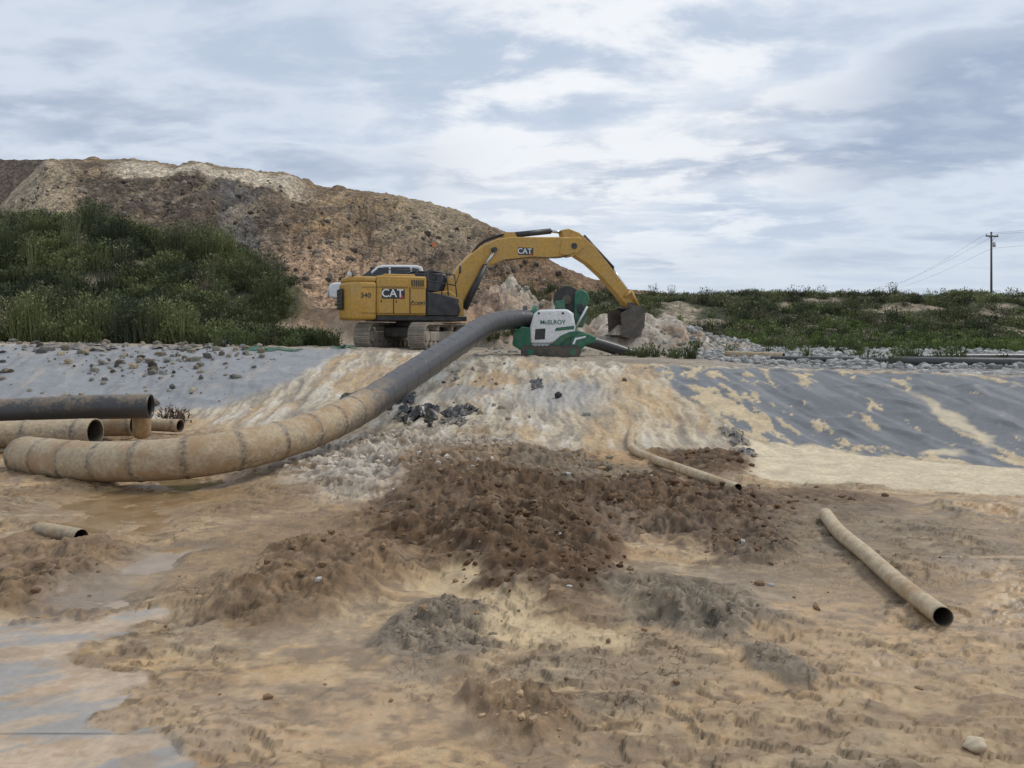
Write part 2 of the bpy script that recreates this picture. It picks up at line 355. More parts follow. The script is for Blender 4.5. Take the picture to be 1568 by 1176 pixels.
m=NT('muddy_water');m.b.inputs['Roughness'].default_value=.07
n_=m.n('ShaderNodeTexNoise',Scale=3.0,Detail=4.0);tcw=m.n('ShaderNodeTexCoord');m.l(tcw.outputs['Object'],n_.inputs['Vector'])
m.l(m.mixc(m.mapr(n_.outputs[0],.35,.65,0,1),(.25,.155,.075),(.36,.25,.14)),m.b.inputs['Base Color'])
def puddle(px,py,rx,ry,z,name='puddle'):
    cx,cy=hit(px,py);_,y1=hit(px,py+ry);_,y0=hit(px,py-ry);a=np.linspace(0,2*math.pi,65)[:-1]
    R=rx/FX*cy
    vs=[(cx,(y0+y1)/2,z)]+[(cx+R*math.cos(t),(y0+y1)/2+(y0-y1)/2*math.sin(t),z) for t in a]
    vs=np.array(vs);F_=np.array([(0,i+1,(i+1)%64+1) for i in range(64)])
    mesh_np(name,vs,F_,[m.m])
puddle(215,778,185,50,-.052)
puddle(175,885,125,55,-.046)
# ------------------------------------------------------------ clods and rocks
import bmesh
def ico_var(n,sub_=1):
    out=[]
    for i in range(n):
        bm=bmesh.new();bmesh.ops.create_icosphere(bm,subdivisions=sub_,radius=1)
        v=np.array([x.co[:] for x in bm.verts]);f=np.array([[a.index for a in p.verts] for p in bm.faces]);bm.free()
        r=np.random.default_rng(i+3);v=v*(1+r.uniform(-.28,.22,(len(v),1)));v=v*r.uniform(.6,1.15,(1,3));out.append((v,f))
    return out
ICO1=ico_var(10,1)
def scatter_rocks(name,pos,size,col,mat,sink=.2,smooth=False,flat=.75):
    VV=[];FF=[];CC=[];o=0
    for i in range(len(pos)):
        v,f=ICO1[i%10];a=rng.uniform(0,6.28);c,s=math.cos(a),math.sin(a)
        w=v*size[i];w=w@np.array([[c,s,0],[-s,c,0],[0,0,1]])
        w[:,2]*=flat;w=w+pos[i]+np.array([0,0,size[i]*(.4-sink)])
        VV.append(w);FF.append(f+o);o+=len(v);CC.append(np.repeat(col[i][None,:],len(v),0))
    CC=np.concatenate(CC)
    return mesh_np(name,np.concatenate(VV),np.concatenate(FF),[mat],smooth,{'Col':CC,'Props':np.zeros_like(CC)})
def pts_in(px,py,rx,ry,n):
    cx,cy=hit(px,py);_,y1=hit(px,py+ry);_,y0=hit(px,py-ry);R=rx/FX*cy
    r=np.sqrt(rng.uniform(0,1,n))*rng.uniform(.8,1.15,n);a=rng.uniform(0,6.283,n)
    x=cx+R*r*np.cos(a);y=(y0+y1)/2+(y0-y1)/2*r*np.sin(a);return x,y
cl=[(740,800,170,60,420,BR),(820,865,135,66,700,BR),(1030,785,170,42,320,BR),(1140,835,75,32,160,DB),(1075,712,75,20,100,BR),(650,700,190,48,420,WH),(760,735,150,35,250,TB),(560,735,110,30,120,WH),(900,740,110,30,110,GR),(490,890,110,48,110,TB),(690,975,110,42,90,GR),(1060,940,100,38,90,GR),(60,905,110,32,50,TB),(800,1090,85,36,50,TN),(1230,768,150,22,70,DB),(1190,1012,38,18,25,GR),(784,1000,700,170,160,TB)]
px_=[];sz=[];co=[]
for (a,b,c,d,n,k) in cl:
    x,y=pts_in(a,b,c,d,n);px_.append(np.stack([x,y],1));s_=.008+.058*rng.uniform(0,1,n)**5;sz.append(s_*np.clip(y/9,.6,1.6))
    k=np.array(k);cc=k[None,:]*rng.uniform(.75,1.35,(n,1));w=rng.uniform(0,1,n)<.015;cc[w]=(.5,.48,.44);co.append(cc)
xy=np.concatenate(px_);zz=full(xy[:,0],xy[:,1],False)
scatter_rocks('soil_clods',np.column_stack([xy,zz]),np.concatenate(sz),np.concatenate(co),RM,.3)
n=11000;y=rng.uniform(20.5,40,n);x=rng.uniform(6,36,n)
k=(x>6+.25*np.abs(y-27))&(y>np.interp(x,CXs,CYs)+1.2+3*rng.uniform(0,1,n)**2);x=x[k];y=y[k]
p=np.column_stack([x,y,full(x,y,False)]);s_=.05+.13*rng.uniform(0,1,len(x))**2
g=rng.uniform(.20,.50,len(x));scatter_rocks('riprap',p,s_,np.stack([g*1.02,g,g*.93],1),RM,.15)
n=300;x=rng.uniform(-19,-8.2,n);y=25.0+rng.normal(0,1.0,n)+rng.uniform(0,1,n)*1.2
n2=110;x=np.concatenate([x,rng.uniform(-16,-7.5,n2)]);y=np.concatenate([y,rng.uniform(20.5,25,n2)])
n3=110;x=np.concatenate([x,rng.normal(-11.5,1.0,n3)]);y=np.concatenate([y,rng.normal(23.6,.6,n3)])
n4=60;x=np.concatenate([x,rng.normal(-1.5,1.8,n4)]);y=np.concatenate([y,rng.uniform(16.5,23.5,n4)])
g=rng.uniform(.04,.38,len(x));tint=rng.uniform(.55,1,len(x))
scatter_rocks('crest_rubble',np.column_stack([x,y,full(x,y,False)]),.03+.15*rng.uniform(0,1,len(x))**2.5,np.stack([g,g*.5+g*.5*tint,g*tint*.9],1),RM,.2)
n=3600;pxr=rng.uniform(20,880,n);y=rng.uniform(46,74,n);x=(pxr-CX)/FX*y
g=rng.uniform(.05,.32,n);scatter_rocks('mound_boulders',np.column_stack([x,y,full(x,y,False)]),.06+.32*rng.uniform(0,1,n)**5,np.stack([g*1.04,g*.85,g*.64],1),RM,.35)
n=260;x=rng.uniform(-1,9,n);y=rng.uniform(27,37,n);g=rng.uniform(.2,.5,n)
scatter_rocks('heap_rocks',np.column_stack([x,y,full(x,y,False)]),rng.uniform(.03,.15,n),np.stack([g*1.03,g*.95,g*.82],1),RM,.2)
bm=bmesh.new();bmesh.ops.create_icosphere(bm,subdivisions=3,radius=1)
for v in bm.verts:
    c=v.co.copy();v.co=Vector((c.x*.075,c.y*.05,c.z*.038))*(1+.12*math.sin(c.x*4+1)+.1*math.sin(c.y*6+c.z*3))+Vector((.02*max(c.x,0)*c.z,0,0))
me=bpy.data.meshes.new('pale_stone');bm.to_mesh(me);bm.free();me.materials.append(paint('pale_stone_mat',(.58,.48,.33),.8,0,.3));hx,hy=hit(1492,1152)
for p_ in me.polygons:p_.use_smooth=True
so=bpy.data.objects.new('pale_stone',me);so.location=(hx,hy,zat(hx,hy)+.02);so.rotation_euler=(0,0,.3);sc.collection.objects.link(so)
# ------------------------------------------------------------ vegetation
LFm=NT('foliage');LFm.l(LFm.n('ShaderNodeAttribute',attribute_name='Col').outputs['Color'],LFm.b.inputs['Base Color']);LFm.b.inputs['Roughness'].default_value=.75;LFm.b.inputs['Specular IOR Level'].default_value=.15
LF=LFm.m
def vegetation(name,x,y,h,w,col,per=150,leaf=.13,blade=.4):
    z=full(x,y,False);N=len(x);tot=N*per;ci=np.repeat(np.arange(N),per)
    H=h[ci];W=w[ci]
    isb=rng.uniform(0,1,tot)<blade
    a=rng.uniform(0,6.283,tot);rr=np.sqrt(rng.uniform(0,1,tot));hz=rng.uniform(.05,1,tot)
    prof=np.sqrt(np.clip(1-(hz*1.0-.35)**2/.5,0.05,1))
    k=np.round(a/6.283*6)/6*6.283;a=np.where(rng.uniform(0,1,tot)<.6,k+rng.normal(0,.16,tot),a)
    bx=x[ci]+np.cos(a)*rr*W*prof*np.where(isb,.45,1);by=y[ci]+np.sin(a)*rr*W*prof*np.where(isb,.45,1)
    bz=z[ci]+np.where(isb,0,hz*H)
    L=np.where(isb,H*rng.uniform(.6,1.1,tot),leaf*rng.uniform(.6,1.6,tot))
    tilt=np.where(isb,rng.uniform(0,.35,tot),rng.uniform(.2,1.3,tot))
    dx=np.cos(a)*np.sin(tilt);dy=np.sin(a)*np.sin(tilt);dz=np.cos(tilt)
    ww=np.where(isb,.018,leaf*.32)*rng.uniform(.6,1.4,tot)
    b=rng.uniform(0,6.283,tot);sxx=np.cos(b)*ww;syy=np.sin(b)*ww;szz=rng.normal(0,.3,tot)*ww
    v0=np.stack([bx-sxx,by-syy,bz-szz],1);v1=np.stack([bx+sxx,by+syy,bz+szz],1);v2=np.stack([bx+dx*L,by+dy*L,bz+dz*L],1)
    V_=np.stack([v0,v1,v2],1).reshape(-1,3);F_=np.arange(tot*3).reshape(-1,3)
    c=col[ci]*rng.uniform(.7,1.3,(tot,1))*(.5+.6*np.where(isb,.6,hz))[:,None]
    return mesh_np(name,V_,F_,[LF],False,{'Col':np.repeat(c,3,0)})
def vcols(x,y,n,dry=.15,bright=1.):
    base=np.array([.115,.13,.06])*bright;c=np.repeat(base[None,:],n,0)
    t=ss(-.15,.3,fbm(x*.3,y*.3,3,91))[:,None];c=c*(1-t)+np.array([.195,.215,.09])*bright*t
    t=ss(.05,.35,fbm(x*.4+9,y*.4,3,93))[:,None];c=c*(1-t)+np.array([.08,.092,.052])*t
    t=(rng.uniform(0,1,n)<dry)[:,None];c=np.where(t,np.array([.25,.22,.14]),c)
    return c*rng.uniform(.75,1.25,(n,1))
n=3900;y=rng.uniform(28.3,45,n);pxv=rng.uniform(-260,468,n);x=(pxv-CX)/FX*y
keep=(fbm(x*.35,y*.35,3,95)>-.34)&(pxv<np.interp(y,[28,32,36,40,45],[395,440,435,430,425])+12*rng.normal(0,1,n))
x,y=x[keep],y[keep];n=len(x);big=fbm(x*.5,y*.5,3,97)>.28
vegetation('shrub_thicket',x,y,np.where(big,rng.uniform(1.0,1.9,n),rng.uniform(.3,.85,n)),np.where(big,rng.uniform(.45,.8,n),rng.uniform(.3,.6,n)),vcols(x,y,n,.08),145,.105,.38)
n=4600;y=rng.uniform(37,57,n);pxv=rng.uniform(770,1900,n);x=(pxv-CX)/FX*y
keep=(fbm(x*.22,y*.35,3,81)<.34)&(pxv>np.interp(y,[36,42,50,57],[960,930,800,770]))&(fbm(x*.25,y*.35,4,81)<.22)
x,y=x[keep],y[keep];n=len(x);big=rng.uniform(0,1,n)<.04
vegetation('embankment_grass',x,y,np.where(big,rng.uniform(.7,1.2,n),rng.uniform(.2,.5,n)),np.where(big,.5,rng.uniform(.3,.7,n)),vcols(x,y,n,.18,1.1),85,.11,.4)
def weeds(name,spots,col=(.12,.145,.06),hh=(.3,.6)):
    xs=[];ys=[]
    for (px,d,k,sp) in spots:
        for i in range(k): xs.append((px-CX)/FX*d+rng.normal(0,sp));ys.append(d+rng.normal(0,sp))
    xs=np.array(xs);ys=np.array(ys);nn=len(xs)
    vegetation(name,xs,ys,rng.uniform(hh[0],hh[1],nn),rng.uniform(.2,.4,nn),np.array(col)[None,:]*rng.uniform(.7,1.3,(nn,1)),120,.09,.35)
weeds('crest_weeds',[(460,30,22,.5),(470,31,16,.4),(430,28,10,.7),(490,28.5,8,.4),(385,27.5,8,.5),(985,27,5,.3),(1040,26,4,.3),(750,34,8,.6),(1340,24,4,.8),(1480,23,5,1),(330,32,10,.8),(1400,28,8,3),(1250,30,8,3)],hh=(.25,.7))
weeds('green_roadside_grass',[(1540,36,80,2.2),(1450,38,80,2.5),(1340,39,70,2.2),(1600,36,50,2.5),(1200,39,40,2),(1080,39,40,2)],(.15,.195,.06),(.3,.55))
weeds('dry_shrub',[(272,19.2,3,.12)],(.16,.13,.10),(.35,.5))
# ------------------------------------------------------------ pipes
def catmull(P,step=.08):
    P=[np.array(p,float) for p in P];P=[2*P[0]-P[1]]+P+[2*P[-1]-P[-2]];out=[]
    for i in range(1,len(P)-2):
        a,b,c,d=P[i-1:i+3];n=max(2,int(np.linalg.norm(c-b)/step))
        for k in range(n):
            t=k/n;out.append(.5*((2*b)+(-a+c)*t+(2*a-5*b+4*c-d)*t*t+(-a+3*b-3*c+d)*t**3))
    out.append(P[-2]);return np.array(out)
def tube(name,P,r,mat,seg=28,bead=0,mud=None,step=.08,wob=0,cap=False):
    C_=catmull(P,step);n=len(C_);T_=np.gradient(C_,axis=0);T_/=np.linalg.norm(T_,axis=1)[:,None]
    S=np.concatenate([[0],np.cumsum(np.linalg.norm(np.diff(C_,axis=0),axis=1))])
    up=np.array([0,0,1.]) if abs(T_[0][2])<.9 else np.array([0,1.,0]);VV=[];cols=[]
    a=np.linspace(0,2*math.pi,seg+1)[:-1]
    def ring(i,rad):
        s=np.cross(T_[i],up);s/=np.linalg.norm(s)+1e-9;u=np.cross(s,T_[i])
        return C_[i]+rad*(np.cos(a)[:,None]*s+np.sin(a)[:,None]*u)
    outer=[]
    for i in range(n):
        rad=r*(1+wob*math.sin(S[i]*1.7+.5))
        if bead:
            dd=abs((S[i]+bead*.4)%bead-bead/2)
            rad*=1+.035*math.exp(-(dd/.03)**2)
        outer.append((i,rad))
    seq=outer+[(i,r*.88) for i in range(n-1,-1,-1)]
    for (i,rad) in seq:
        VV.append(ring(i,rad))
        md=mud(S[i]/S[-1]) if mud else 0
        dk=0
        if bead: dd=abs((S[i]+bead*.4)%bead-bead/2);dk=math.exp(-(dd/.05)**2)
        cols.append(np.repeat([[md,dk,0 if rad>r*.9 else 1]],seg,0))
    VV=np.concatenate(VV);cols=np.concatenate(cols);m_=len(seq)
    ii=np.arange(m_)[:,None];jj=np.arange(seg)[None,:]
    F_=np.stack([ii*seg+jj,((ii+1)%m_)*seg+jj,((ii+1)%m_)*seg+(jj+1)%seg,ii*seg+(jj+1)%seg],-1).reshape(-1,4)
    return mesh_np(name,VV,F_,[mat],True,{'Mud':cols})
def pipemat(name,blk=(.035,.038,.043),mudc=(.50,.39,.25)):
    m=NT(name);tc=m.n('ShaderNodeTexCoord').outputs['Object'];at=m.n('ShaderNodeAttribute',attribute_name='Mud');sp=m.n('ShaderNodeSeparateColor');m.l(at.outputs['Color'],sp.inputs[0])
    n=m.n('ShaderNodeTexNoise',Scale=2.3,Detail=8.0,Roughness=.7);m.l(tc,n.inputs['Vector']);n2=m.n('ShaderNodeTexNoise',Scale=16.0,Detail=6.0,Roughness=.7);m.l(tc,n2.inputs['Vector'])
    g=m.n('ShaderNodeNewGeometry');sg=m.n('ShaderNodeSeparateXYZ');m.l(g.outputs['Normal'],sg.inputs[0])
    up=m.mapr(sg.outputs[2],-1,1,-.16,.12)
    nn=m.math('ADD',m.math('MULTIPLY',n.outputs[0],.7),m.math('MULTIPLY',n2.outputs[0],.3))
    f=m.math('ADD',m.math('ADD',m.math('SUBTRACT',nn,1.05),m.math('MULTIPLY',sp.outputs[0],1.1)),up)
    f=m.mapr(f,0,.30,0.05,.95)
    f=m.math('MULTIPLY',f,m.math('SUBTRACT',1.0,m.math('MULTIPLY',sp.outputs[1],m.mapr(n2.outputs[0],.35,.6,.9,.2))))
    mc=m.mixc(m.mapr(n2.outputs[0],.35,.65,0,1),tuple(.72*c for c in mudc),tuple(1.12*c for c in mudc))
    mc=m.mixc(m.mapr(n.outputs[0],.46,.6,0,.75),mc,(.37,.225,.11))
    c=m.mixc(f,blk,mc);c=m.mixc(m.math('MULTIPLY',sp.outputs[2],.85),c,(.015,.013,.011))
    m.l(c,m.b.inputs['Base Color']);m.l(m.mapr(f,0,1,.33,.8),m.b.inputs['Roughness'])
    b=m.n('ShaderNodeBump',Strength=.5,Distance=.01);m.l(n2.outputs[0],b.inputs['Height']);m.l(b.outputs[0],m.b.inputs['Normal'])
    return m.m
PM=pipemat('dusty_polyethylene');PL=pipemat('pale_dusty_pipe',(.06,.05,.04),(.58,.46,.30))
def W(px,py,d): return ((px-CX)/FX*d,d,CAMZ-(py-HY)/FX*d)
bigp=[W(36,697,13.3),W(90,703,12.7),W(160,707,12.2),W(250,704,11.95),W(330,695,12.1),W(410,679,12.7),W(490,654,13.8),W(560,620,15.5),W(630,574,18),W(700,528,21),W(745,498,23.6),W(780,490,25.5),W(815,489,26.6)]
tube('large_pipeline',bigp,.325,PM,40,.74,lambda s:float(np.interp(s,[0,.05,.26,.36,.42,.5,.7,1],[.76,.88,.84,.70,.50,.36,.32,.25])),.035,.012)
tube('black_pipe',[W(893,520,27.3),W(935,532,27.8),W(985,549,28.2)],.22,PM,24,.9,lambda s:.3)
tube('upper_black_pipe',[W(-180,636,15.2),W(0,630,15.8),W(120,624,16.0),W(231,622,16.2)],.26,PM,28,1.3,lambda s:.48)
tube('cut_pipe',[W(-60,668,15.0),W(60,664,15.2),W(146,662,15.1)],.275,PM,28,1.1,lambda s:.75)
tube('cut_pipe',[W(60,652,17.2),W(150,652,17.2),W(206,651,17.2)],.24,PM,24,1.0,lambda s:.95)
tube('cut_pipe',[W(150,650,17.8),W(220,650,17.8),W(276,652,17.6)],.15,PM,24,.9,lambda s:.9)
tube('cut_pipe',[W(-160,672,16.4),W(-60,670,16.6),W(10,670,16.6)],.30,PM,24,.9,lambda s:.75)
tube('cut_pipe',[W(217,630,16.6),W(217,648,16.7),W(217,662,16.9)],.19,PM,24,0,lambda s:.95)
def onfloor(px,py,r,sink=.15):
    x,y=hit(px,py);return (x,y,max(zat(x,y),-.05)+r*(1-sink))
p=[onfloor(1264,802,.09),onfloor(1285,828,.09),onfloor(1325,866,.09),onfloor(1380,913,.09),onfloor(1444,969,.09)]
zf=np.linspace(p[0][2],p[-1][2],5);p=[(a[0],a[1],.5*a[2]+.5*b) for a,b in zip(p,zf)]
tube('slender_pipe',p,.083,PL,24,0,lambda s:.80,.04,.015)
p=[onfloor(966,664,.07),onfloor(967,690,.07,.3),onfloor(995,712,.075,.1),onfloor(1050,735,.08,0),onfloor(1130,764,.075,.3)]
tube('slender_pipe',p,.078,PL,20,0,lambda s:.9,.05)
x1,y1=hit(124,834);z1=zat(x1,y1);x0,y0=hit(60,820);z0=zat(x0,y0)
tube('short_pipe',[(x0,y0,z0-.02),((x0+x1)/2,(y0+y1)/2,(z0+z1)/2+.03),(x1,y1,max(z1,-.03)+.075)],.09,PM,20,0,lambda s:.7,.05)
p=[onfloor(1440,865,.05,1.6),onfloor(1510,863,.05,.9),onfloor(1560,861,.05,.8),onfloor(1640,858,.05,.9)]
tube('slender_pipe',p,.05,PM,16,0,lambda s:1,.05)
def onz(px,d,r): x=(px-CX)/FX*d;return (x,d,zat(x,d)+r*.9)
tube('black_pipe',[onz(1362,22.5,.13),onz(1470,22,.13),onz(1600,21.5,.13),onz(1800,20.5,.13)],.14,PM,20,1.5,lambda s:.3,.1)
tube('black_pipe',[onz(1180,24.5,.1),onz(1280,24,.1),onz(1400,23.3,.1),onz(1700,23,.1)],.085,PM,16,1.5,lambda s:.35,.1)
tube('black_pipe',[onz(1400,24.5,.13),onz(1500,24.8,.13),onz(1650,25,.13)],.14,PM,16,1.5,lambda s:.25,.1)
tube('tan_pipe',[onz(1112,27.5,.12),onz(1150,26.8,.12),onz(1200,26,.12)],.12,PM,16,0,lambda s:1.,.1)
SC=paint('torn_liner_black',(.035,.037,.04),.3,0,.45,(.3,.25,.19),2.5)
def scrap(px,py,w,d,h,seed,rot=0,mat=SC):
    x0,y0=hit(px,py);n=26;g=np.linspace(-1,1,n);A,B=np.meshgrid(g,g)
    r=1+.35*perlin(A*2+seed,B*2,seed)
    lx=A*w*r;ly=B*d*r+.25*w*A*np.sin(seed);c,s=math.cos(rot),math.sin(rot)
    xx=x0+lx*c-ly*s;yy=y0+lx*s+ly*c
    zz=full(xx,yy,False)+.01+h*np.abs(ridged(A*1.3+seed,B*1.3,3,seed)-.2)*(1-.5*np.maximum(abs(A),abs(B)))
    V_=np.stack([xx,yy,zz],-1).reshape(-1,3);i=np.arange(n*n).reshape(n,n)
    F_=np.stack([i[:-1,:-1],i[:-1,1:],i[1:,1:],i[1:,:-1]],-1).reshape(-1,4)
    cut=perlin(A*3+seed*2,B*3,seed+5).reshape(-1)[F_].mean(1)>-.28
    return mesh_np('torn_liner_scrap',V_,F_[cut],[mat],True)
GS=paint('torn_liner_dusty',(.14,.13,.12),.5,0,1.0,(.46,.38,.28),3.5)
scrap(640,638,.5,.55,.4,3);scrap(620,612,.25,.4,.25,5);scrap(705,632,.4,.4,.2,8,.4);scrap(695,652,.3,.25,.15,11,0,GS)
scrap(1125,670,.18,.5,.16,17,0,GS);scrap(1140,696,.2,.3,.14,19,0,GS);scrap(535,608,.22,.22,.12,23);scrap(822,588,.15,.4,.08,25,0,SC)
scrap(120,532,1.2,.3,.15,29,0,GS);scrap(270,534,.8,.3,.15,31,0,GS);scrap(340,530,.25,.3,.5,37)
GRN=paint('green_tarp',(.04,.14,.09),.5,0,.4);scrap(415,536,.9,.25,.08,41,0,GRN);scrap(525,534,.4,.3,.2,43,0,GRN)
# ------------------------------------------------------------ part building
def empty(name,loc,rz=0):
    e=bpy.data.objects.new(name,None);e.location=loc;e.rotation_euler=(0,0,rz);e.empty_display_size=.3;sc.collection.objects.link(e);return e
def bm_obj(name,bm,mat,parent,bev=0,seg=2,smooth=False):
    me=bpy.data.meshes.new(name);bm.normal_update();bm.to_mesh(me);bm.free();me.materials.append(mat)
    o=bpy.data.objects.new(name,me);sc.collection.objects.link(o);o.parent=parent
    if bev:
        b=o.modifiers.new('b','BEVEL');b.width=bev;b.segments=seg;b.limit_method='ANGLE'
        for p in me.polygons:p.use_smooth=True
        try:
            me.set_sharp_from_angle(angle=math.radians(35))
        except Exception: pass
    return o
def box(name,a,b,mat,parent,bev=.02,rot=None):
    bm=bmesh.new();bmesh.ops.create_cube(bm,size=1)
    c=[(a[i]+b[i])/2 for i in range(3)];s=[abs(b[i]-a[i]) for i in range(3)]
    for v in bm.verts: v.co=Vector([c[i]+v.co[i]*s[i] for i in range(3)])
    return bm_obj(name,bm,mat,parent,bev)
def prism(name,pts,l0,l1,mat,parent,bev=.03,axis='y'):
    bm=bmesh.new()
    def co(p,l): return (p[0],l,p[1]) if axis=='y' else ((p[0],p[1],l) if axis=='z' else (l,p[0],p[1]))
    A=[bm.verts.new(co(p,l0)) for p in pts];B=[bm.verts.new(co(p,l1)) for p in pts];n=len(pts)
    bm.faces.new(A);bm.faces.new(B[::-1])
    for i in range(n): bm.faces.new((A[i],B[i],B[(i+1)%n],A[(i+1)%n]))
    bmesh.ops.recalc_face_normals(bm,faces=bm.faces[:])
    return bm_obj(name,bm,mat,parent,bev)
def rod(name,a,b,r,mat,parent,seg=16,r2=None):
    a=Vector(a);b=Vector(b);bm=bmesh.new()
    bmesh.ops.create_cone(bm,cap_ends=True,segments=seg,radius1=r,radius2=r if r2 is None else r2,depth=(b-a).length)
    q_=(b-a).to_track_quat('Z','Y').to_matrix().to_4x4();bmesh.ops.transform(bm,matrix=Matrix.Translation((a+b)/2)@q_,verts=bm.verts)
    o=bm_obj(name,bm,mat,parent)
    for p in o.data.polygons: p.use_smooth=len(p.vertices)==4
    return o
YL=paint('machine_yellow',(.54,.30,.05),.45,0,.4,(.40,.30,.18),2)
BK=paint('machine_black',(.022,.022,.024),.4,0,.3,(.2,.17,.13),3)
DK=paint('dark_steel',(.09,.08,.07),.6,.3,.6,(.3,.24,.17),3,.01)
TRK=paint('muddy_track_steel',(.30,.265,.22),.7,.0,.9,(.50,.42,.31),3,.01)
CHR=paint('chrome_rod',(.6,.6,.6),.2,1,.1)
WT=paint('white_paint',(.78,.78,.76),.35,0,.15)
GY=paint('light_grey_roof',(.6,.6,.59),.4,0,.2)
GN=paint('green_paint',(.012,.13,.07),.4,0,.3)
GL=NT('tinted_glass');GL.b.inputs['Base Color'].default_value=(.03,.035,.04,1);GL.b.inputs['Roughness'].default_value=.06;GL=GL.m
RD=paint('red_paint',(.5,.03,.02),.5);ORG=paint('orange_beacon',(.8,.2,.02),.4)
# ------------------------------------------------------------ excavator
al=math.radians(20);ex0=(635-CX)/FX*30;ey0=30.0;ez0=1.78
EX=empty('excavator',(ex0,ey0,ez0),al);ca_,sa_=math.cos(al),math.sin(al)
def EL(px,py,l=0):
    u=(px-CX)/FX;f=(u*(ey0+l*ca_)-ex0+l*sa_)/(ca_-u*sa_);Yy=ey0+f*sa_+l*ca_
    return (f,CAMZ-(py-HY)/FX*Yy-ez0)
pl=[(-1.75,-1.42),(-2.35,-1.42),(-2.62,-1.25),(-2.85,-.7),(-2.92,0),(-2.85,.7),(-2.62,1.25),(-2.35,1.42),(-1.75,1.42)]
prism('counterweight',pl,1.12,2.52,YL,EX,.09,'z')
pl2=[(x*1.0+ (0.06 if x<-1.8 else 0),y*.97) for x,y in pl];prism('counterweight_top',pl2,2.523,2.72,YL,EX,.06,'z')
box('engine_house',(-1.745,-1.40,1.28),(.15,1.38,2.76),YL,EX,.06)
box('hood_step',(-1.4,-1.0,2.762),(-.2,.35,2.86),YL,EX,.04)
box('exhaust_box',(-1.9,-.2,2.73),(-1.5,.3,2.86),BK,EX,.03);rod('exhaust_pipe',(-1.7,.1,2.8),(-1.75,.1,3.0),.06,BK,EX)
box('deck_frame',(-1.74,-1.36,1.08),(1.75,1.36,1.276),BK,EX,.03)
prism('tool_box',[(.155,1.28),(1.42,1.28),(1.5,1.5),(1.32,1.98),(.95,2.06),(.155,2.2)],-1.40,-.55,BK,EX,.04)
prism('tool_box_step',[(.16,2.22),(.6,2.2),(.6,2.42),(.16,2.7)],-1.36,-.6,BK,EX,.03)
for i,(f0,f1) in enumerate([(-1.66,-1.14),(-1.10,-.52),(-.48,.10)]):
    box('side_door_%d'%i,(f0,-1.424,1.34),(f1,-1.403,2.30),YL,EX,.01)
    box('door_gap_%d'%i,(f1+.008,-1.4235,1.34),(f1+.03,-1.402,2.30),BK,EX,0);box('latch_%d'%i,(f0+.06,-1.432,1.75),(f0+.1,-1.4245,1.85),BK,EX,.003)
box('side_vent',(-1.62,-1.424,2.36),(-.6,-1.403,2.62),YL,EX,.01)
for i in range(6): box('louvre_%d'%i,(-.44+i*.085,-1.43,2.38),(-.40+i*.085,-1.405,2.62),BK,EX,.003)
for z_ in (1.36,2.32): box('seam_%d'%int(z_*10),(-2.3,-1.433,z_-.01),(.12,-1.426,z_+.004),BK,EX,.0)
box('tail_plate',(-2.935,-.75,1.5),(-2.9,.75,2.3),BK,EX,.02)
for i in range(5): box('tail_grille_%d'%i,(-2.952,-.6,1.6+i*.13),(-2.93,.6,1.66+i*.13),DK,EX,.003)
def rail(pts,r=.022,mat=BK,nm='handrail'):
    for i in range(len(pts)-1): rod('%s_%d_%d'%(nm,i,int(abs(pts[0][0])*100)),pts[i],pts[i+1],r,mat,EX,8)
rail([(.2,-1.35,2.1),(.2,-1.35,3.0),(1.25,-1.35,2.85),(1.35,-1.35,2.0)]);rail([(.2,-1.35,2.6),(1.3,-1.35,2.45)]);rail([(.75,-1.35,2.1),(.75,-1.35,2.93)])
rail([(.25,-.65,2.2),(.25,-.65,2.98),(1.15,-.65,2.85),(1.2,-.65,2.0)])
rail([(-2.6,-1.1,2.7),(-2.6,-1.1,2.9),(-2.75,0,2.9),(-2.6,1.1,2.9),(-2.6,1.1,2.7)],.022,BK);rail([(-1.7,-1.3,2.75),(-1.7,-1.3,3.0),(-.2,-1.3,3.0),(-.2,-1.3,2.75)],.016,BK)
box('work_light',(-2.75,-1.0,2.74),(-2.6,-.8,2.9),WT,EX,.03)
rod('mirror_arm',(1.3,-1.35,2.5),(1.45,-1.45,3.0),.015,BK,EX,8);box('mirror',(1.42,-1.55,2.9),(1.47,-1.35,3.2),BK,EX,.02)
cp=[(-.1,1.3),(1.55,1.3),(1.72,2.0),(1.5,2.85),(1.25,3.06),(0,3.06),(-.1,2.9)]
prism('cab_frame',cp,.45,1.40,BK,EX,.05)
prism('cab_roof',[(-.05,3.063),(1.28,3.063),(1.2,3.12),(.05,3.13)],.47,1.38,BK,EX,.02)
for i,(a,b) in enumerate([(.02,.68),(.80,1.38)]):
    prism('cab_window_%d'%i,[(a,2.2),(b,2.2),(b-.05,2.92),(a+.03,2.92)],.425,.448,GL,EX,.0)
box('cab_rear_window',(-.122,.6,2.76),(-.102,1.25,2.98),GL,EX,.0)
rod('beacon',(-1.1,.9,2.76),(-1.1,.9,2.95),.05,ORG,EX);rod('flag_staff',(1.0,1.2,3.1),(1.0,1.2,4.4),.01,BK,EX,6);prism('flag',[(1.0,4.2),(1.15,4.19),(1.14,4.38),(1.0,4.4)],1.195,1.205,ORG,EX,0)
def ELs(L,l=0): return [EL(a,b,l) for a,b in L]
boom=ELs([(686,468),(702,473),(714,448),(728,424),(745,408),(768,399),(800,397),(838,396),(874,391),(886,378),(880,366),(862,364),(820,364),(780,364),(758,367),(738,376),(718,390),(702,407),(688,428),(680,450)])
prism('boom',boom,-.30,.30,YL,EX,.035)
bd=EL(693,462);rod('boom_foot_pin',(bd[0],-.5,bd[1]),(bd[0],.5,bd[1]),.12,BK,EX)
